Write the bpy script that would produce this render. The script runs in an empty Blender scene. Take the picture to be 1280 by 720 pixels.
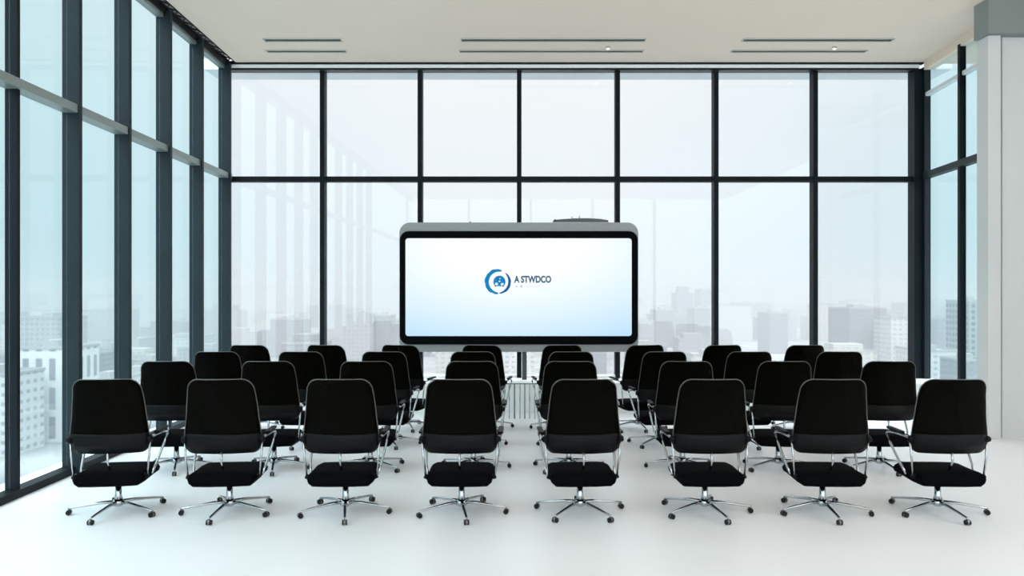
import bpy, bmesh, math, random
from mathutils import Vector
R = math.radians
col = bpy.context.scene.collection
scn = bpy.context.scene
CX, CY, F, H = 648.0, 366.0, 1000.0, 1.667          # principal point, focal length (px) and eye height
def X(px, Y): return (px - CX) / F * Y
def Z(py, Y): return H - (py - CY) / F * Y

# ------------------------------------------------------------------ materials
def mat(name, color, rough=0.5, metal=0.0, spec=0.5, emis=None, estr=0.0, coat=0.0):
    m = bpy.data.materials.new(name); m.use_nodes = True
    b = m.node_tree.nodes['Principled BSDF']
    b.inputs['Base Color'].default_value = (*color, 1)
    b.inputs['Roughness'].default_value = rough
    b.inputs['Metallic'].default_value = metal
    b.inputs['Specular IOR Level'].default_value = spec
    b.inputs['Coat Weight'].default_value = coat
    if emis:
        b.inputs['Emission Color'].default_value = (*emis, 1)
        b.inputs['Emission Strength'].default_value = estr
    return m
def N(m, t, **kw):
    n = m.node_tree.nodes.new(t)
    for k, v in kw.items(): setattr(n, k, v)
    return n
def noise_color(m, c0, c1, scale, detail=3, rough_var=None):
    nt = m.node_tree; b = nt.nodes['Principled BSDF']
    tc = N(m, 'ShaderNodeTexCoord'); no = N(m, 'ShaderNodeTexNoise')
    no.inputs['Scale'].default_value = scale; no.inputs['Detail'].default_value = detail
    nt.links.new(tc.outputs['Object'], no.inputs['Vector'])
    r = N(m, 'ShaderNodeValToRGB')
    r.color_ramp.elements[0].color = (*c0, 1); r.color_ramp.elements[0].position = .3
    r.color_ramp.elements[1].color = (*c1, 1); r.color_ramp.elements[1].position = .7
    nt.links.new(no.outputs['Fac'], r.inputs['Fac']); nt.links.new(r.outputs['Color'], b.inputs['Base Color'])
    if rough_var:
        mr = N(m, 'ShaderNodeMapRange')
        mr.inputs['To Min'].default_value = rough_var[0]; mr.inputs['To Max'].default_value = rough_var[1]
        nt.links.new(no.outputs['Fac'], mr.inputs['Value']); nt.links.new(mr.outputs['Result'], b.inputs['Roughness'])
    return m
M = {}
M['floor'] = noise_color(mat('polished_white_floor', (.86, .9, .91), .22, spec=.25), (.915, .905, .935), (.925, .92, .95), .6, 2, (.3, .42))
M['ceiling'] = noise_color(mat('ceiling_plaster', (.7, .69, .64), .9, spec=.1), (.79, .675, .57), (.81, .69, .585), 1.2)
M['white'] = noise_color(mat('white_plaster', (.85, .88, .88), .7, spec=.2), (.66, .67, .67), (.69, .70, .695), 1.5)
M['ledge'] = mat('white_ledge', (.93, .95, .95), .5)
M['bulkhead'] = mat('grey_bulkhead', (.24, .27, .26), .8)
M['mullion'] = noise_color(mat('mullion_aluminium', (.03, .045, .06), .5, 0, .12), (.005, .008, .011), (.007, .011, .015), 3)
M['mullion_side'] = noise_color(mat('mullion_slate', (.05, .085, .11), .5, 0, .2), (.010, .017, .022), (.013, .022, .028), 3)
M['dark'] = mat('black_steel', (.012, .012, .013), .4, .6)
M['greyrail'] = mat('pale_grey_rail', (.24, .28, .27), .4, .3)
M['chrome'] = mat('chrome', (.50, .52, .54), .12, 1.0)
M['frame_chrome'] = mat('dull_chrome_edge', (.20, .195, .185), .3, 1.0)
M['seat'] = noise_color(mat('black_seat_fabric', (.004, .004, .005), .9, spec=.04), (.0015, .0015, .002), (.003, .003, .0035), 60)
M['lumbar'] = mat('black_lumbar_vinyl', (.004, .004, .0045), .3, spec=.10)
M['wheel'] = mat('dark_caster_rubber', (.012, .012, .013), .5, spec=.2)
M['plastic'] = mat('black_plastic', (.005, .005, .006), .5, spec=.1)
M['housing'] = mat('grey_screen_housing', (.30, .32, .32), .4, .2)
M['housing_dark'] = mat('dark_grey_housing', (.09, .10, .105), .45, .2)
M['bezel'] = mat('black_bezel', (.0015, .002, .0025), .6, spec=.05)
M['slot'] = mat('grey_diffuser_slot', (.07, .07, .062), .6)
M['slot_frame'] = mat('diffuser_frame', (.5, .5, .46), .5)
M['lamp'] = mat('lamp_lens', (.9, .9, .9), .2, emis=(1, .97, .9), estr=6)
M['eave'] = mat('eave_soffit', (.75, .78, .8), .8)
# semi see-through mesh of the backrests
m = mat('black_mesh_back', (.0016, .0013, .0006), .35, spec=.03); M['back'] = m
nt = m.node_tree; out = nt.nodes['Material Output']; b = nt.nodes['Principled BSDF']
tr = N(m, 'ShaderNodeBsdfTransparent'); mx = N(m, 'ShaderNodeMixShader'); mx.inputs[0].default_value = .012
nt.links.new(b.outputs[0], mx.inputs[1]); nt.links.new(tr.outputs[0], mx.inputs[2]); nt.links.new(mx.outputs[0], out.inputs['Surface'])
def glass(name, tint, refl=.05):
    m = bpy.data.materials.new(name); m.use_nodes = True; nt = m.node_tree; nt.nodes.clear()
    o = N(m, 'ShaderNodeOutputMaterial'); t = N(m, 'ShaderNodeBsdfTransparent'); t.inputs[0].default_value = (*tint, 1)
    g = N(m, 'ShaderNodeBsdfGlossy'); g.inputs['Roughness'].default_value = .02; g.inputs['Color'].default_value = (.9, .95, 1, 1)
    mx = N(m, 'ShaderNodeMixShader'); mx.inputs[0].default_value = refl
    nt.links.new(t.outputs[0], mx.inputs[1]); nt.links.new(g.outputs[0], mx.inputs[2]); nt.links.new(mx.outputs[0], o.inputs['Surface'])
    return m
M['glass'] = glass('clear_glass', (.97, .985, .995), .03)
M['glass_side'] = glass('blue_tinted_glass', (.88, .965, .985), .03)

# ------------------------------------------------------------------ helpers
def link(name, me, material, parent=None, smooth=False):
    o = bpy.data.objects.new(name, me); col.objects.link(o)
    if material: me.materials.append(material)
    if smooth:
        for p in me.polygons: p.use_smooth = True
    if parent: o.parent = parent
    return o
class MB:
    def __init__(s): s.bm = bmesh.new()
    def box(s, x0, x1, y0, y1, z0, z1):
        v = [s.bm.verts.new((x, y, z)) for x in (x0, x1) for y in (y0, y1) for z in (z0, z1)]
        for f in ((0,1,3,2),(4,6,7,5),(0,4,5,1),(2,3,7,6),(0,2,6,4),(1,5,7,3)): s.bm.faces.new([v[i] for i in f])
        return s
    def prism(s, pts, axis, a, b):
        """closed 2D outline extruded along axis between a and b"""
        def P(p, t):
            return {'x': (t, p[0], p[1]), 'y': (p[0], t, p[1]), 'z': (p[0], p[1], t)}[axis]
        A = [s.bm.verts.new(P(p, a)) for p in pts]; B = [s.bm.verts.new(P(p, b)) for p in pts]
        n = len(pts); s.bm.faces.new(A); s.bm.faces.new(B[::-1])
        for i in range(n): s.bm.faces.new((A[i], B[i], B[(i+1) % n], A[(i+1) % n]))
        return s
    def tube(s, pts, r, n=8, sx=1.0):
        pts = [Vector(p) for p in pts]; rs = r if isinstance(r, (list, tuple)) else [r] * len(pts)
        rings = []
        for i, p in enumerate(pts):
            d = (pts[min(i+1, len(pts)-1)] - pts[max(i-1, 0)]).normalized()
            up = Vector((0, 0, 1)) if abs(d.z) < .9 else Vector((0, 1, 0))
            a = d.cross(up).normalized(); b = a.cross(d).normalized()
            rings.append([s.bm.verts.new(p + (a * math.cos(t) * sx + b * math.sin(t)) * rs[i]) for t in [2*math.pi*k/n for k in range(n)]])
        for A, B in zip(rings, rings[1:]):
            for k in range(n): s.bm.faces.new((A[k], A[(k+1) % n], B[(k+1) % n], B[k]))
        s.bm.faces.new(rings[0][::-1]); s.bm.faces.new(rings[-1]); return s
    def ring(s, outer, inner, axis, a, b):
        """frame between two outlines with the same number of points"""
        def P(p, t): return {'y': (p[0], t, p[1]), 'z': (p[0], p[1], t)}[axis]
        q = [[s.bm.verts.new(P(p, t)) for p in o] for t in (a, b) for o in (outer, inner)]
        n = len(outer)
        for i in range(n):
            j = (i+1) % n
            s.bm.faces.new((q[0][i], q[0][j], q[1][j], q[1][i])); s.bm.faces.new((q[2][i], q[3][i], q[3][j], q[2][j]))
            s.bm.faces.new((q[0][i], q[2][i], q[2][j], q[0][j])); s.bm.faces.new((q[1][i], q[1][j], q[3][j], q[3][i]))
        return s
    def build(s, name, material, parent=None, smooth=False, bevel=0):
        bmesh.ops.recalc_face_normals(s.bm, faces=s.bm.faces)
        if bevel:
            bmesh.ops.bevel(s.bm, geom=s.bm.edges[:], offset=bevel, segments=2, affect='EDGES', profile=.5)
        me = bpy.data.meshes.new(name); s.bm.to_mesh(me); s.bm.free()
        return link(name, me, material, parent, smooth)
def rrect(x0, x1, z0, z1, r, n=8):
    pts = []
    for cx, cz, a0 in ((x1-r, z1-r, 0), (x0+r, z1-r, 90), (x0+r, z0+r, 180), (x1-r, z0+r, 270)):
        for k in range(n+1):
            a = R(a0 + 90*k/n); pts.append((cx + r*math.cos(a), cz + r*math.sin(a)))
    return pts
def empty(name, loc, rz=0):
    o = bpy.data.objects.new(name, None); col.objects.link(o); o.location = loc; o.rotation_euler.z = rz; o.empty_display_size = .1
    return o
def tag(o, label, cat, group=None):
    o['label'] = label; o['category'] = cat
    if group: o['group'] = group
    return o
def struct(o): o['kind'] = 'structure'; return o
def copy_tree(o, parent=None):
    c = o.copy(); col.objects.link(c)
    if parent: c.parent = parent
    for ch in list(o.children): copy_tree(ch, c)
    return c

# ------------------------------------------------------------------ the room
D = 11.7; CZ = 5.01
def lx(Y): return -4.27 - .03 * (Y - D)        # the left glass wall runs slightly outward
def rx(Y): return 5.93 + .08 * (Y - D)         # the right glass wall
YB = -5.0
def quadprism(pts, z0, z1): return MB().prism(pts, 'z', z0, z1)
struct(quadprism([(-4.5, YB), (6.9, YB), (6.9, 12.0), (-4.5, 12.0)], -.15, 0).build('floor', M['floor']))
struct(quadprism([(lx(YB)+.17, YB), (7.4, YB), (7.4, D-.02), (lx(D)+.17, D-.02)], CZ, CZ+.25).build('ceiling', M['ceiling']))
tn = [0]; wn = [0]
def trim(mb, m, **k):
    tn[0] += 1; return struct(mb.build('trim_%d' % tn[0], m, **k))
def window(mb, m):
    wn[0] += 1; return struct(mb.build('window_%d' % wn[0], m))
# low white ledge under the back and right glazing
trim(quadprism([(lx(D)+.02, 11.08), (rx(11.08)-.30, 11.08), (rx(9.8)-.30, 9.86), (rx(9.86)+.1, 9.86), (rx(12)+.1, 12.0), (lx(D)+.02, 12.0)], 0, .42), M['ledge'])
# back glazing: mullions, transoms, panes
bx = [403, 525, 649, 772, 895, 1019]
for px in bx:
    trim(MB().box(X(px, D)-.034, X(px, D)+.034, D-.02, D+.14, .42, CZ-.06), M['mullion'])
edges = [X(284, D)] + [X(p, D) for p in bx] + [X(1146, D)]
for a, b_ in zip(edges, edges[1:]):
    window(MB().box(a+.03, b_-.03, D+.055, D+.065, .45, 4.95), M['glass'])
trim(MB().box(edges[0], edges[-1], D-.005, D+.12, Z(227, D), Z(220.5, D)), M['mullion'])
trim(MB().box(edges[0], edges[-1], D-.005, D+.12, .421, .46), M['ledge'])
# head of the back glazing: dark line, pale blind box, dark line
trim(MB().box(edges[0]-.1, edges[-1]+.05, D-.10, D-.03, CZ-.025, CZ+.02), M['dark'])
trim(MB().box(edges[0], edges[-1], D-.08, D+.05, CZ-.072, CZ-.027), M['ledge'])
trim(MB().box(edges[0], edges[-1], D-.06, D+.1, CZ-.10, CZ-.073), M['dark'])
# outside eave beyond the back glass
trim(MB().box(edges[0]-.4, edges[-1]+.6, D+.15, D+.74, CZ-.03, CZ+.12), M['eave'])
# corner posts
trim(quadprism([(X(1141, D), D-.05), (X(1151, D), D-.05), (X(1151, D), D+.15), (X(1141, D), D+.15)], .42, CZ-.08), M['mullion'])
trim(quadprism([(X(1151.5, D), D-.1), (X(1159, D), D-.1), (X(1159, D), D+.15), (X(1151.5, D), D+.15)], .42, CZ-.06), M['mullion_side'])
# left glazing
ly = [2.3, 3.35, 4.4, 5.45, 6.52, 7.39, 8.40, 9.43, 10.46, 11.56]
for Y in ly:
    w, dp = (.02, .05) if abs(Y-6.52) < .01 else (.028, .115)
    if Y > 9: dp = .13
    x = lx(Y)
    trim(MB().box(x-.06, x+dp*.86, Y-w, Y+w, 0, CZ-.02), M['mullion_side'] if Y > 6.6 else M['mullion'], bevel=.003)
gy = [YB] + ly
for a, b_ in zip(gy, gy[1:]):
    window(quadprism([(lx(a)-.02, a+.03), (lx(a)-.01, a+.03), (lx(b_)-.01, b_-.03), (lx(b_)-.02, b_-.03)], .06, CZ-.04), M['glass_side'])
def lrail(x0, x1, z0, z1, m, y0=YB, y1=D):
    return trim(quadprism([(lx(y0)+x0, y0), (lx(y0)+x1, y0), (lx(y1)+x1, y1), (lx(y1)+x0, y1)], z0, z1), m)
lrail(-.055, .085, 3.325, 3.40, M['greyrail'])                       # transom
lrail(-.055, .06, .001, .065, M['mullion'])                          # sill rail
lrail(-.06, .03, CZ-.10, CZ-.01, M['greyrail'])                      # pale head rail
lrail(.031, .05, CZ-.06, CZ+.03, M['dark'])
# dark lattice truss in the gap between ceiling and glass
tr_ = MB()
y = 2.0
while y < D-.1:
    x0 = lx(y)+.06; x1 = lx(y)+.13
    tr_.tube([(x0, y, CZ+.02), (x1, y+.12, CZ+.02)], .011, 5); tr_.tube([(x1, y+.12, CZ+.03), (x0, y+.24, CZ+.03)], .011, 5)
    y += .24
for xo in (.062, .132): tr_.tube([(lx(2)+xo, 2.0, CZ+.025), (lx(D-.1)+xo, D-.1, CZ+.025)], .012, 6)
tr_ = tr_.build('lattice_truss', M['dark']); tag(tr_, 'dark steel lattice truss running in the gap between ceiling and left glass wall', 'truss')
lrail(-.06, .17, CZ+.12, CZ+.16, M['bulkhead'])                      # dark cover above the gap
# right glazing
for Y in (10.51,):
    x = rx(Y); trim(MB().box(x-.05, x+.03, Y-.03, Y+.03, .42, CZ-.08), M['mullion'])
for a, b_ in ((9.38, 10.48), (10.54, 11.56)):
    window(quadprism([(rx(a), a), (rx(a)+.01, a), (rx(b_)+.01, b_), (rx(b_), b_)], .45, CZ-.12), M['glass_side'])
def rrail(x0, x1, z0, z1, m, y0=9.38, y1=D-.1):
    return trim(quadprism([(rx(y0)+x0, y0), (rx(y0)+x1, y0), (rx(y1)+x1, y1), (rx(y1)+x0, y1)], z0, z1), m)
rrail(-.06, .05, 3.325, 3.41, M['mullion_side'])
rrail(-.02, .05, 4.52, 4.57, M['eave'])
rrail(-.04, .10, CZ-.11, CZ, M['ceiling'])
# white pillar, white wall and grey bulkhead on the right
trim(MB().box(X(1235, 9.12), X(1251, 9.12), 9.12, 9.34, 0, 4.60), M['white'])
struct(MB().box(X(1251.5, 9.2), 7.4, 9.18, 9.34, 0, 4.60).build('wall_right', M['white']))
trim(MB().box(X(1235, 9.06), 7.4, 9.05, 9.34, 4.605, CZ-.002), M['bulkhead'])
# behind the viewpoint: right side wall and a plain glazed rear with posts
struct(MB().box(7.2, 7.4, 4.0, 9.17, 0, CZ-.002).build('wall_side', M['white']))
for i in range(6):
    trim(MB().box(-4+i*2.2, -3.92+i*2.2, YB, YB+.1, 0, CZ-.01), M['mullion'])

# ceiling diffusers: pale frame with dark slot and, in two, a small spotlight
def diffuser(px0, px1, py, label, dark):
    Y = (CZ - H) * F / (CY - py); x0, x1 = X(px0, Y), X(px1, Y)
    r = empty('ceiling_diffuser', ((x0+x1)/2, Y, CZ)); w = (x1-x0)/2; h = .05 if dark else .04
    tag(r, label, 'air diffuser', 'slot diffusers in the ceiling')
    MB().ring([(-w-.012, -h-.012), (w+.012, -h-.012), (w+.012, h+.012), (-w-.012, h+.012)], [(-w, -h), (w, -h), (w, h), (-w, h)], 'z', -.014, -.001).build('frame', M['slot_frame'], r)
    MB().box(-w, w, -h, h, -.004, -.001).build('slot', M['slot'], r)
    MB().box(-w+.01, w-.01, -.004, .004, -.012, -.005).build('blade', M['slot'], r)
names = {0: 'left pair', 1: 'middle pair', 2: 'right pair'}
for i, (a, b_, c, d) in enumerate(((331, 426, 334, 432), (577, 806, 575, 803), (929, 1115, 915, 1082))):
    diffuser(a, b_, 49.5, 'dark grey slot diffuser in the ceiling, front one of the %s' % names[i], True)
    diffuser(c, d, 63.5, 'lighter grey slot diffuser in the ceiling, rear one of the %s' % names[i], False)
for px, where in ((760, 'middle'), (1043, 'right')):
    Y = (CZ - H) * F / (CY - 58.5); r = empty('ceiling_spotlight', (X(px, Y), Y, CZ))
    tag(r, 'tiny bright ceiling spotlight between the %s pair of slot diffusers' % where, 'spotlight')
    MB().tube([(0, 0, -.001), (0, 0, -.025)], [.03, .027], 12).build('housing', M['slot_frame'], r, True)
    MB().tube([(0, 0, -.0255), (0, 0, -.032)], [.02, .018], 12).build('lens', M['lamp'], r, True)

# ------------------------------------------------------------------ the big screen
SY = 11.2
scr = empty('display_screen', (X(648.5, SY), SY, .42))
tag(scr, 'large wide display on a post before the back windows, showing a blue logo', 'screen')
def sx(px): return X(px, SY) - X(648.5, SY)
def sz(py): return Z(py, SY) - .42
hous = MB()
hous.prism(rrect(sx(499), sx(798), sz(440), sz(278), .15), 'y', .004, .14)
hous.build('housing', M['housing'], scr, bevel=.006)
MB().ring(rrect(sx(500), sx(797), sz(430.5), sz(289), .125), rrect(sx(507), sx(789.5), sz(420), sz(298), .04), 'y', -.024, .002).build('bezel', M['bezel'], scr)
# screen picture: pale blue to white emission
m = bpy.data.materials.new('screen_picture'); m.use_nodes = True; nt = m.node_tree; nt.nodes.clear(); M['screen'] = m
o = N(m, 'ShaderNodeOutputMaterial'); e = N(m, 'ShaderNodeEmission'); tc = N(m, 'ShaderNodeTexCoord')
mp = N(m, 'ShaderNodeMapping'); gr = N(m, 'ShaderNodeTexGradient', gradient_type='SPHERICAL'); rp = N(m, 'ShaderNodeValToRGB')
mp.inputs['Location'].default_value = (.55, .5, -.74 ); mp.inputs['Scale'].default_value = (.34, 0, .74 )
# ellipse centred a bit above the middle of the picture
mp.vector_type = 'TEXTURE'
mp.inputs['Location'].default_value = (-.1, 0, sz(303)); mp.inputs['Scale'].default_value = (3.1, 1, 1.5)
nt.links.new(tc.outputs['Object'], mp.inputs['Vector']); nt.links.new(mp.outputs[0], gr.inputs[0]); nt.links.new(gr.outputs['Fac'], rp.inputs[0])
rp.color_ramp.elements[0].position = .0; rp.color_ramp.elements[0].color = (.50, .73, .92, 1)
rp.color_ramp.elements[1].position = .75; rp.color_ramp.elements[1].color = (.97, .99, 1, 1)
x_ = rp.color_ramp.elements.new(.32); x_.color = (.72, .86, .96, 1)
nt.links.new(rp.outputs[0], e.inputs[0]); e.inputs[1].default_value = 1.0; nt.links.new(e.outputs[0], o.inputs[0])
pic = MB().prism(rrect(sx(506), sx(790.5), sz(421), sz(297), .04), 'y', -.010, .001).build('display_panel', M['screen'], scr)
def flat(name, c): return mat(name, (0, 0, 0), .6, spec=0, emis=c, estr=1)
M['logo_blue'] = flat('logo_blue', (.01, .22, .48)); M['logo_deep'] = flat('logo_deep_blue', (.02, .10, .33)); M['logo_text'] = flat('logo_grey_teal', (.06, .13, .2))
M['logo_pale'] = flat('logo_pale', (.75, .88, .95)); M['logo_grey'] = flat('logo_grey', (.5, .58, .64))
PX = SY / F
def arc(a0, a1, r, w0, w1, rj=0, n=28):
    L = []; Q = []
    for k in range(n+1):
        t = k/n; a = R(a0 + (a1-a0)*t); w = w0 + (w1-w0)*math.sin(math.pi*min(1, t*1.02))**.6
        jr = rj * (math.sin(a*7)*.5 + math.sin(a*13)*.5)
        L.append(((r+w/2+jr)*math.cos(a), (r+w/2+jr)*math.sin(a))); Q.append(((r-w/2)*math.cos(a), (r-w/2)*math.sin(a)))
    return L, Q
lc = (sx(622.8), sz(352.3))
def arcmesh(mb, a0, a1, r, w0, w1, y, rj=0):
    L, Q = arc(a0, a1, r*PX, w0*PX, w1*PX, rj*PX)
    P = lambda p: mb.bm.verts.new((lc[0]+p[0], y, lc[1]+p[1]))
    A = [P(p) for p in L]; B = [P(p) for p in Q]
    for i in range(len(A)-1): mb.bm.faces.new((A[i], A[i+1], B[i+1], B[i]))
mb = MB(); arcmesh(mb, 72, 270, 14.3, 1.8, 5.2, -.0115, .5); mb.build('logo_arc', M['logo_blue'], pic)
mb = MB(); arcmesh(mb, -84, 52, 14.2, .8, 3.6, -.0115, .2); mb.build('logo_arc', M['logo_deep'], pic)
mb = MB(); mb.prism([(lc[0]+1.5*PX+7.6*PX*math.cos(R(a)), lc[1]+max(-5.5*PX, 7.8*PX*math.sin(R(a)))) for a in range(0, 360, 12)], 'y', -.0118, -.0105); mb.build('logo_disc', M['logo_blue'], pic)
for dx, dz, s in ((-3.2, -2.8, 2.0), (4, -3, 1.9), (.6, .6, 1.1), (1.2, 4, .8), (-3, 2.6, .8)):
    MB().prism([(lc[0]+(1+dx+s*math.cos(R(a)))*PX, lc[1]+(dz+s*.9*math.sin(R(a)))*PX) for a in range(0, 360, 40)], 'y', -.0124, -.0119).build('logo_mark', M['logo_pale'], pic)
for dx, dz, s in ((-2.2, 2.6, 1.5), (-4.2, -5.2, 1.3), (1, -1.7, 1.0), (5.0, -5.2, 1.3)):
    MB().prism([(lc[0]+(1+dx+s*math.cos(R(a)))*PX, lc[1]+(dz+s*.8*math.sin(R(a)))*PX) for a in range(0, 360, 60)], 'y', -.0129, -.0125).build('logo_mark', M['logo_deep'], pic)
def text(body, px0, px1, pybase, h, material, name, off=0.0):
    cu = bpy.data.curves.new(name, 'FONT'); cu.body = body; cu.size = 1; cu.extrude = .0; cu.offset = off
    o = bpy.data.objects.new(name, cu); col.objects.link(o)
    dg = bpy.context.evaluated_depsgraph_get(); me = bpy.data.meshes.new_from_object(o.evaluated_get(dg))
    bpy.data.objects.remove(o)
    xs = [v.co.x for v in me.vertices]; ys = [v.co.y for v in me.vertices]
    s = (px1-px0)*PX/(max(xs)-min(xs)); t = h*PX/(max(ys)-min(ys))
    for v in me.vertices:
        v.co = Vector(((v.co.x-min(xs))*s+sx(px0), -.0115, (v.co.y-min(ys))*t+sz(pybase)))
    return link(name, me, material, pic)
text('A STWDCO', 642.5, 689, 353.6, 9.0, M['logo_text'], 'lettering', .045)
MB().prism([(sx(645.7)+1.1*PX*math.cos(R(a)), sz(358)+1.1*PX*math.sin(R(a))) for a in range(0, 360, 45)], 'y', -.0118, -.0108).build('caption_dot', M['logo_grey'], pic)
MB().box(sx(650.3), sx(653), -.0118, -.0108, sz(359.4), sz(356.5)).build('caption_mark', M['logo_grey'], pic)
MB().box(sx(656.5), sx(676), -.0118, -.0108, sz(358.1), sz(357.7)).build('caption_line', M['logo_grey'], pic)
# post and foot on the ledge
MB().box(sx(652.6), sx(658.6), .141, .20, .011, sz(430)).build('post', M['housing_dark'], scr, bevel=.003)
MB().prism(rrect(-.35, .45, -.02, .38, .04, 4), 'z', .0005, .014).build('foot_plate', M['ledge'], scr)
# sensor dot on the top left, status lamp
MB().tube([(sx(587.5), .05, sz(278.3)), (sx(587.5), .05, sz(276.6))], [.012, .009], 10).build('sensor', M['plastic'], scr)
# camera bar lying on top of the screen
bar = empty('camera_bar', (X(727, SY), SY+.07, Z(278, SY)+.012))
tag(bar, 'slim grey curved camera bar lying on top right of the big screen', 'camera bar')
mb = MB()
pts = [(-36, 1.0), (-33, 2.4), (-24, 3.2), (-8, 4.0), (8, 4.2), (22, 3.5), (32, 2.3), (36, .9), (36, .35), (-36, .35)]
mb.prism([(a*PX, b_*PX*1.15-.004) for a, b_ in pts], 'y', -.05, .05).build('body', M['housing_dark'], bar, bevel=.002)
for dx, s in ((-11.5, .7), (-2.2, 1.0)):
    MB().tube([(dx*PX, 0, 4.6*PX), (dx*PX, 0, (4.9+s*2.6)*PX)], .006, 8).build('antenna', M['housing_dark'], bar)
MB().tube([(-33.5*PX, -.052, 1.7*PX), (-33.5*PX, -.066, 1.7*PX)], .014, 12).build('end_knob', M['dark'], bar)
MB().tube([(35*PX, -.052, .9*PX), (35*PX, -.07, .9*PX)], .02, 12).build('end_knob', M['chrome'], bar)

# ------------------------------------------------------------------ low bench with thin chrome legs in front of the ledge
bn = empty('low_bench', (X(651, 10.75), 10.75, 0))
tag(bn, 'low bench with thin top and slim chrome legs, below the big screen', 'bench')
bt = Z(477.5, 10.75)
M['bench'] = mat('grey_green_metal', (.22, .27, .26), .35, .6)
outl = []
for k in range(13):
    t = -1 + k/6; outl.append((t*.40, -.14 - .03*(1-t*t)))
outl += [(.40, -.06), (-.40, -.06)]
MB().prism(outl, 'z', bt-.012, bt).build('bench_top', M['ledge'], bn)
mb = MB(); mb.tube([(x, y-.005, bt-.004) for x, y in outl[:13]], .008, 6); mb.build('edge_rail', M['bench'], bn, True)
for px in (628, 636.5, 643.2, 650, 656, 662, 668.5):
    x = X(px, 10.6) - X(651, 10.75)
    MB().tube([(x, -.15, bt-.013), (x, -.15, .0)], .0075 if px != 643.2 else .010, 8).build('leg', M['bench'] if px in (643.2, 656) else M['chrome'], bn, True)

# ------------------------------------------------------------------ swivel chair
def interp(tab, z):
    for (a, va), (b_, vb) in zip(tab, tab[1:]):
        if z <= b_:
            t = max(0, (z-a)/(b_-a)); t = t*t*(3-2*t) * .4 + t*.6; return va + (vb-va)*t
    return tab[-1][1]
YT = [(.47, -.190), (.55, -.232), (.62, -.242), (.75, -.246), (.90, -.262), (1.045, -.305)]
WT = [(.48, .262), (.56, .274), (.62, .272), (.80, .252), (1.045, .226)]
ZT = 1.036
def outline_w(z, top, bot):
    w = interp(WT, z)
    if top:
        r = .075
        if z > ZT-r: w = w - r + math.sqrt(max(0, r*r-(z-(ZT-r))**2))
    if bot:
        r = .05
        if z < .482+r: w = w - r + math.sqrt(max(0, r*r-(.482+r-z)**2))
    return w
def shell(name, z0, z1, th, top, bot, material, parent, back=0.0, puff=0.0):
    zs = [z0 + (z1-z0)*k/16 for k in range(17)]
    if top: zs = [z for z in zs if z < ZT-.075] + [ZT-.075+.075*math.sin(R(a)) for a in range(0, 91, 10)]
    if bot: zs = [.482+.05-.05*math.cos(R(a)) for a in range(0, 91, 15)] + [z for z in zs if z > .535]
    NS = 14; bm = bmesh.new(); G = []
    for side in (0, 1):
        g = []
        for z in zs:
            w = outline_w(z, top, bot); row = []
            vz = (z-z0)/(z1-z0)
            for k in range(NS+1):
                s = -1 + 2*k/NS; x = w*s
                y = interp(YT, z) + .055*(x/.26)**2 - back - puff*max(0, math.sin(math.pi*vz))*(1-abs(s)**3)
                t = th*(1-.55*abs(s)**4)
                row.append(bm.verts.new((x, y + (t if side else 0), z)))
            g.append(row)
        G.append(g)
    nz = len(zs)
    for side in (0, 1):
        for i in range(nz-1):
            for k in range(NS):
                q = G[side]; bm.faces.new((q[i][k], q[i][k+1], q[i+1][k+1], q[i+1][k]))
    for i in range(nz-1):
        for k in (0, NS): bm.faces.new((G[0][i][k], G[1][i][k], G[1][i+1][k], G[0][i+1][k]))
    for k in range(NS):
        for i in (0, nz-1): bm.faces.new((G[0][i][k], G[1][i][k], G[1][i][k+1], G[0][i][k+1]))
    bmesh.ops.recalc_face_normals(bm, faces=bm.faces)
    me = bpy.data.meshes.new(name); bm.to_mesh(me); bm.free()
    return link(name, me, material, parent, True)
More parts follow.
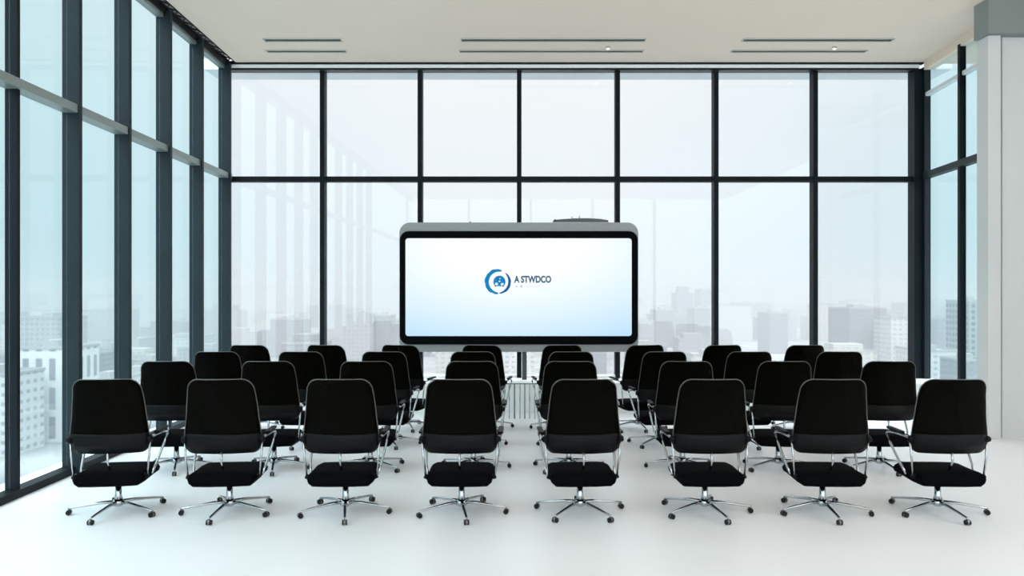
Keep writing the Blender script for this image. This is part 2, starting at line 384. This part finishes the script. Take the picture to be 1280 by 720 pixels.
def make_chair():
    r = empty('swivel_chair', (0, 0, 0))
    shell('backrest', .615, ZT, .034, True, False, M['back'], r)
    shell('lumbar_panel', .482, .632, .05, False, True, M['lumbar'], r, back=.006, puff=.012)
    # chrome edge round the upper shell
    path = []
    zs = [.60 + (ZT-.075-.60)*k/8 for k in range(8)] + [ZT-.075+.075*math.sin(R(a)) for a in range(0, 91, 10)]
    for z in zs:
        w = outline_w(z, True, False)+.004; path.append((w, interp(YT, z)+.055*(w/.26)**2+.006, z+(.003 if z > ZT-.03 else 0)))
    top = path[-1]
    mid = [(top[0]*t, interp(YT, ZT)+.055*(top[0]*t/.26)**2+.006, ZT+.003) for t in (.6, .2, -.2, -.6)]
    full = path + mid + [(-x, y, z) for x, y, z in path[::-1]]
    MB().tube(full, .0034, 6).build('back_frame', M['frame_chrome'], r, True)
    # seat cushion
    sec = [(-.20, .050), (-.232, .034), (-.246, .008), (-.236, -.028), (-.205, -.056), (-.1, -.06), (.1, -.06), (.205, -.056), (.236, -.028), (.246, .008), (.232, .034), (.20, .050), (.1, .053), (-.1, .053)]
    bm = bmesh.new(); rings = []
    for y, sc, dz, hz in ((-.245, .86, -.012, .25), (-.243, .93, -.010, .55), (-.232, .975, -.004, .85), (-.20, 1.0, 0, 1), (-.05, 1.01, -.004, 1), (.1, 1.01, 0, .97), (.18, 1.0, -.004, .9), (.225, .97, -.016, .75), (.25, .92, -.026, .5), (.258, .86, -.03, .2)):
        rings.append([bm.verts.new((x*sc, y, .302+dz+z*hz)) for x, z in sec])
    for A, B in zip(rings, rings[1:]):
        for k in range(len(sec)): bm.faces.new((A[k], A[(k+1) % len(sec)], B[(k+1) % len(sec)], B[k]))
    bm.faces.new(rings[0]); bm.faces.new(rings[-1]); bmesh.ops.recalc_face_normals(bm, faces=bm.faces)
    me = bpy.data.meshes.new('seat'); bm.to_mesh(me); bm.free(); link('seat', me, M['seat'], r, True)
    for s in (-1, 1):
        a = [(s*.275, -.165, .590), (s*.292, -.10, .600), (s*.300, .06, .598), (s*.300, .17, .585), (s*.298, .205, .560), (s*.288, .16, .50), (s*.268, .02, .36), (s*.252, -.04, .300)]
        arm = MB().tube(a, .0095, 8); arm.tube([(s*.278, -.160, .585), (s*.272, -.168, .46), (s*.255, -.165, .315)], .008, 8)
        arm = arm.build('armrest', M['chrome'], r, True)
        MB().prism(rrect(s*.298-.02, s*.298+.02, -.09, .17, .018, 4), 'z', .611, .628).build('arm_pad', M['plastic'], arm, bevel=.004)
        MB().tube([(s*.262, -.175, .585), (s*.292, -.158, .588)], .024, 10).build('joint', M['plastic'], arm, True)
        MB().tube([(s*.240, -.165, .305), (s*.264, -.165, .315)], .018, 10).build('joint', M['plastic'], arm, True)
    MB().tube([(0, -.215, .50), (0, -.225, .43), (0, -.17, .36), (0, -.08, .30)], .009, 8).build('back_support', M['chrome'], r, True)
    MB().tube([(0, 0, .245), (0, 0, .13), (0, 0, .085)], [.021, .024, .034], 16).build('seat_post', M['chrome'], r, True)
    MB().tube([(0, 0, .104), (0, 0, .088), (0, 0, .060), (0, 0, .048)], [.030, .044, .044, .026], 16).build('hub', M['chrome'], r, True)
    leg_me = cas_me = wh_me = None
    for k in range(5):
        a = -90 + 72*k
        if leg_me is None:
            l = MB().tube([(.03, 0, .080), (.12, 0, .078), (.25, 0, .062), (.335, 0, .050), (.348, 0, .046)], [.015, .0115, .0095, .008, .006], 8, 1.15).build('leg', M['chrome'], r, True)
            c = MB().prism([(.342+.018*math.cos(R(t)), .021+.020*math.sin(R(t))) for t in range(0, 360, 24)], 'y', -.006, .006)
            c.tube([(.342, 0, .052), (.342, 0, .038)], .006, 6)
            c = c.build('caster', M['frame_chrome'], l)
            w_ = MB()
            for y0 in (-.018, .007): w_.prism([(.342+.019*math.cos(R(t)), .0191+.019*math.sin(R(t))) for t in range(0, 360, 20)], 'y', y0, y0+.011)
            w_ = w_.build('wheel', M['wheel'], c) if False else w_.build('caster_wheel', M['wheel'], l)
            leg_me, cas_me, wh_me = l.data, c.data, w_.data
        else:
            l = link('leg', leg_me, None, r); link('caster', cas_me, None, l); link('caster_wheel', wh_me, None, l)
        l.rotation_euler.z = R(a)
    return r
rows = [
    ('front row', 6.08, [148, 287, 432, 577, 725, 881, 1028, 1172], [8, 5, 2, 0, 3, 0, -2, -2], [-5, -4, 11, 10, 36, 15, -1, 6], False),
    ('second row', 7.60, [209, 335, 458, 590, 713, 858, 981, 1112], [4, 4, 2, 0, 0, -3, -4, -3], [20, 14, -16, 24, 30, -25, 10, 4], True),
    ('third row', 8.80, [271, 376, 480, 591, 714, 831, 937, 1050], [3, 0, -3, -3, 3, 4, 0, -2], [5, -12, 22, 14, -8, 30, 12, -4], True),
    ('fourth row', 9.86, [311, 407, 500, 602, 703, 807, 904, 1007], [-4, -10, -14, -8, 8, 14, 10, 6], [9, -6, 18, 30, -14, 8, 24, 0], True)]
ordn = ['first', 'second', 'third', 'fourth', 'fifth', 'sixth', 'seventh', 'eighth']
proto = make_chair(); used = False
for name, Y, xs, rots, stars, isback in rows:
    for i, px in enumerate(xs):
        c = copy_tree(proto) if used else proto; used = True
        x = X(px, Y if not isback else Y-.24)
        if isback: x -= .24*math.sin(R(rots[i]))
        c.location = (x, Y, 0); c.rotation_euler.z = R(rots[i])
        k = 0
        for ch in c.children:
            if ch.name.split('.')[0] == 'leg':
                ch.rotation_euler.z = R(-90 + 72*k + stars[i] - rots[i]); k += 1
        far = ' nearest the screen' if name == 'fourth row' else (' nearest the viewer' if name == 'front row' else '')
        if i < 4: w = 'leftmost' if i == 0 else ordn[i] + ' from the left'
        else: w = 'rightmost' if i == 7 else ordn[7-i] + ' from the right'
        tag(c, 'black high-back chrome swivel chair, %s in the %s%s' % (w, name, far), 'chair', 'black swivel chairs in the ' + name)

# ------------------------------------------------------------------ the city outside
GZ = -60.0
struct(quadprism([(-5000, 60), (5000, 60), (5000, 9000), (-5000, 9000)], GZ-2, GZ).build('ground', noise_color(mat('city_ground', (.4, .4, .42), .9), (.10, .10, .11), (.30, .30, .30), .02, 6)))
def facade(name, wall, pane, sx_=3.4, sz_=3.3, gap=.28):
    m = mat(name, wall, .8, spec=.2); nt = m.node_tree; b = nt.nodes['Principled BSDF']
    tc = N(m, 'ShaderNodeTexCoord'); sp = N(m, 'ShaderNodeSeparateXYZ'); ad = N(m, 'ShaderNodeMath', operation='ADD'); cb = N(m, 'ShaderNodeCombineXYZ')
    br = N(m, 'ShaderNodeTexBrick'); br.offset = 0; br.squash = 1
    nt.links.new(tc.outputs['Object'], sp.inputs[0]); nt.links.new(sp.outputs[0], ad.inputs[0]); nt.links.new(sp.outputs[1], ad.inputs[1])
    nt.links.new(ad.outputs[0], cb.inputs[0]); nt.links.new(sp.outputs[2], cb.inputs[1]); nt.links.new(cb.outputs[0], br.inputs['Vector'])
    br.inputs['Color1'].default_value = (*pane, 1); br.inputs['Color2'].default_value = (*[c*1.25 for c in pane], 1); br.inputs['Mortar'].default_value = (*wall, 1)
    br.inputs['Scale'].default_value = 1; br.inputs['Brick Width'].default_value = sx_; br.inputs['Row Height'].default_value = sz_
    br.inputs['Mortar Size'].default_value = gap*sz_; br.inputs['Mortar Smooth'].default_value = 0
    nt.links.new(br.outputs['Color'], b.inputs['Base Color']); return m
FAC = [facade('facade_pale', (.28, .275, .28), (.15, .16, .18)), facade('facade_grey', (.17, .17, .185), (.09, .10, .11)),
       facade('facade_white', (.42, .42, .42), (.2, .21, .23), 4.5, 3.6, .3), facade('facade_lilac', (.18, .165, .195), (.12, .115, .13), 3, 3.2, .2),
       facade('facade_cream', (.38, .37, .34), (.2, .2, .21), 5, 3.4, .34)]
M['dkgrid'] = facade('facade_dark_grid', (.2, .21, .23), (.02, .025, .03), 4.2, 4.2, .2)
M['colon'] = facade('facade_white_columns', (.5, .5, .5), (.17, .18, .2), 5.5, 12, .12)
M['roof'] = mat('roof_gravel', (.26, .26, .26), .9)
def building(cx, y, w, d, h, material, label, group=None, kind=0, rz=0.0, name='city_building'):
    o = empty(name, (cx, y+d/2, GZ), rz); tag(o, label, 'building', group)
    b = MB().box(-w/2, w/2, -d/2, d/2, 0, h)
    if kind == 1: b.box(-w*.3, w*.3, -d*.3, d*.3, h+.01, h+h*.12+3)
    if kind == 2: b.box(-w/2-w*.25, -w/2-.01, -d/2, d/2, 0, h*.7)
    b.build('wall', material, o)
    hp = h
    MB().ring([(-w/2-.3, -d/2-.3), (w/2+.3, -d/2-.3), (w/2+.3, d/2+.3), (-w/2-.3, d/2+.3)], [(-w/2+.4, -d/2+.4), (w/2-.4, -d/2+.4), (w/2-.4, d/2-.4), (-w/2+.4, d/2-.4)], 'z', hp+.01, hp+1.2).build('parapet', M['roof'], o)
    if kind != 1: MB().box(-w*.2, w*.1, -d*.2, d*.15, h+.02, h+3.5).build('roof_plant_room', M['roof'], o)
    return o
placed = []
def at(px0, px1, pytop, dist, depth, material, label, kind=0, name='city_building'):
    x0, x1 = X(px0, dist), X(px1, dist); top = Z(pytop, dist) - GZ
    placed.append((min(x0, x1)-8, max(x0, x1)+8, dist-10, dist+depth+10))
    return building((x0+x1)/2, dist, abs(x1-x0), depth, top, material, label, None, kind, 0, name)
at(22, 86, 437, 330, 24, M['colon'], 'white office block with tall columns seen low through the nearest left window')
at(-60, 12, 470, 300, 22, FAC[2], 'low white block cut off by the left picture edge')
at(26, 74, 398, 520, 34, FAC[0], 'pale grey block rising behind the white columned office on the left')
at(104, 121, 443, 470, 18, FAC[1], 'small grey tower between the second and third left posts')
at(122, 140, 437, 490, 22, FAC[1], 'wider grey block beside the small grey tower on the left')
at(100, 145, 476, 390, 26, FAC[2], 'low white building in front of the grey towers on the left')
at(164, 196, 452, 520, 30, FAC[4], 'pale cream block just right of the third left window post')
at(428, 462, 394, 640, 40, FAC[0], 'wide pale grey block with flat roof in the second back window')
at(469, 487, 395, 660, 34, FAC[1], 'narrow grey block right of the wide flat-roofed block')
at(352, 398, 430, 560, 40, FAC[1], 'low grey building with stepped roof in the first back window', 1)
at(846, 867, 367, 1150, 40, FAC[3], 'tallest lilac tower in the skyline right of the screen', 1)
at(875, 889, 362, 1250, 40, FAC[1], 'slim hazy tower beside the window post right of the screen')
at(820, 843, 388, 900, 40, FAC[3], 'broad lilac block left of the tallest skyline tower')
at(868, 888, 386, 950, 40, FAC[1], 'grey block below the slim hazy tower')
at(1062, 1108, 386, 640, 44, FAC[3], 'big square lilac block in the rightmost back window')
at(1114, 1140, 399, 600, 30, FAC[2], 'white block at the right edge of the rightmost back window')
at(1160, 1199, 399, 700, 50, FAC[3], 'lilac grey block seen through the first right side window')
at(1158, 1201, 440, 480, 40, FAC[2], 'broad low white building seen through the first right side window')
at(1211, 1236, 377, 560, 30, M['dkgrid'], 'dark gridded tower beside the white pillar on the right')
at(1205, 1240, 452, 420, 24, FAC[1], 'low grey block in front of the dark gridded tower')
at(962, 985, 392, 800, 40, FAC[3], 'mid grey tower in the sixth back window')
at(800, 818, 402, 760, 30, FAC[0], 'pale narrow block just right of the screen')
random.seed(7)
for (dist, step, hmin, hmax, lab, grp) in ((430, 36, 6, 20, 'low pale building in the nearest band of city blocks', 'nearest city blocks'),
        (560, 46, 10, 28, 'pale city block in the second band behind the nearest rooftops', 'second band of city blocks'),
        (760, 56, 14, 38, 'hazy city block in the middle distance', 'middle city blocks'),
        (1020, 72, 18, 46, 'hazy grey block in the farther city', 'farther city blocks'),
        (1400, 96, 22, 54, 'faint building on the hazy skyline', 'skyline blocks'), (1950, 130, 25, 60, 'very faint block near the horizon', 'horizon blocks')):
    x = -.68*dist
    while x < .66*dist:
        w = step*random.uniform(.5, .8); d = step*random.uniform(.5, .8); y = dist + random.uniform(0, step*.4); h = random.uniform(hmin, hmax)
        if not any(a < x+w*1.3 and x-w*.35 < b_ and c_ < y+d and y < d_ for a, b_, c_, d_ in placed):
            building(x+w/2, y, w, d, h, random.choice(FAC), lab, grp, random.choice((0, 0, 1, 2)))
        x += step

# haze over the city: a real scattering layer
m = bpy.data.materials.new('city_haze'); m.use_nodes = True; nt = m.node_tree; nt.nodes.clear()
o = N(m, 'ShaderNodeOutputMaterial'); v = N(m, 'ShaderNodeVolumeScatter')
v.inputs['Color'].default_value = (.95, .965, 1, 1); v.inputs['Density'].default_value = .00051; v.inputs['Anisotropy'].default_value = 0.0
va = N(m, 'ShaderNodeVolumeAbsorption'); va.inputs['Color'].default_value = (.04, .02, .0, 1); va.inputs['Density'].default_value = .00070
ash = N(m, 'ShaderNodeAddShader'); nt.links.new(v.outputs[0], ash.inputs[0]); nt.links.new(va.outputs[0], ash.inputs[1])
nt.links.new(ash.outputs[0], o.inputs['Volume'])
hz = MB().box(-4800, 4800, 62, 3600, GZ-1.5, 20).build('haze_layer', m); hz['kind'] = 'stuff'
tag(hz, 'pale haze lying over the distant city outside the windows', 'haze')

# ------------------------------------------------------------------ sky
w = bpy.data.worlds.new('overcast_sky'); scn.world = w; w.use_nodes = True; nt = w.node_tree; nt.nodes.clear()
def W(t, **kw):
    n = nt.nodes.new(t)
    for k, v in kw.items(): setattr(n, k, v)
    return n
o = W('ShaderNodeOutputWorld'); bg = W('ShaderNodeBackground'); tc = W('ShaderNodeTexCoord'); sp = W('ShaderNodeSeparateXYZ')
nt.links.new(tc.outputs['Generated'], sp.inputs[0])
r = W('ShaderNodeValToRGB'); nt.links.new(sp.outputs['Z'], r.inputs[0])
e = r.color_ramp.elements
e[0].position = 0; e[0].color = (.79, .83, .85, 1)
e[1].position = .27; e[1].color = (.92, .92, .92, 1)
q = e.new(.06); q.color = (.80, .85, .87, 1)
q = e.new(.15); q.color = (.85, .88, .90, 1)
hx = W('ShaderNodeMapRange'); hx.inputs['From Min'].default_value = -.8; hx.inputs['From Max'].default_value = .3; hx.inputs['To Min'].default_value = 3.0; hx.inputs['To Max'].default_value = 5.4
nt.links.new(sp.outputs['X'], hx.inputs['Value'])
# bluer towards the sides
ab = W('ShaderNodeMath', operation='ABSOLUTE'); nt.links.new(sp.outputs['X'], ab.inputs[0])
r2 = W('ShaderNodeValToRGB'); nt.links.new(ab.outputs[0], r2.inputs[0])
r2.color_ramp.elements[0].position = .1; r2.color_ramp.elements[0].color = (1, 1, 1, 1)
r2.color_ramp.elements[1].position = .5; r2.color_ramp.elements[1].color = (.79, .90, .91, 1)
q = r2.color_ramp.elements.new(.3); q.color = (.93, .975, 1, 1)
mc = W('ShaderNodeMix', data_type='RGBA', blend_type='MULTIPLY'); mc.inputs[0].default_value = 1
nt.links.new(r.outputs[0], mc.inputs[6]); nt.links.new(r2.outputs[0], mc.inputs[7])
# brightness: boost added high up and behind the viewer, unseen, to light the room
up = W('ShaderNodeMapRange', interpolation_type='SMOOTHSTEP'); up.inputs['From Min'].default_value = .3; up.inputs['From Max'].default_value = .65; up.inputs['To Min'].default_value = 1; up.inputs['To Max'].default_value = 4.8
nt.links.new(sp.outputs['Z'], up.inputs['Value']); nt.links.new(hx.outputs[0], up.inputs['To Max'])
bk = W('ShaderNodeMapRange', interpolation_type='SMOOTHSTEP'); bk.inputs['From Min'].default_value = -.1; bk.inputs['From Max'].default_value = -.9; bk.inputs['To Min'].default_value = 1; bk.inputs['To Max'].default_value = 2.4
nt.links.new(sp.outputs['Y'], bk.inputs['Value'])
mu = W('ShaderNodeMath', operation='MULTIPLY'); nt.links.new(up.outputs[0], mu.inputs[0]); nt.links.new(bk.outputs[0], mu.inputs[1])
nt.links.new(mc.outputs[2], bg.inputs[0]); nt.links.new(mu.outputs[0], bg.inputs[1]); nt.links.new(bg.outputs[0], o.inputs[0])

# ------------------------------------------------------------------ camera and view
cd = bpy.data.cameras.new('camera'); cam = bpy.data.objects.new('camera', cd); col.objects.link(cam)
cam.location = (0, 0, H); cam.rotation_euler = (R(90), 0, 0)
cd.sensor_width = 36; cd.lens = F / 1280 * 36
cd.shift_x = (640 - CX) / 1280; cd.shift_y = (CY - 360) / 1280
cd.clip_end = 20000; cd.clip_start = .05
cd.dof.use_dof = True; cd.dof.focus_distance = 8.5; cd.dof.aperture_fstop = cd.lens/1000/.016
scn.camera = cam
vs = scn.view_settings
vs.view_transform = 'Standard'; vs.look = 'None'; vs.gamma = 1; vs.use_curve_mapping = False; vs.exposure = 0.12
cy = scn.cycles
cy.use_denoising = True; cy.max_bounces = 10; cy.transparent_max_bounces = 16; cy.volume_bounces = 1; cy.diffuse_bounces = 6
cy.volume_step_rate = 5; cy.sample_clamp_indirect = 6
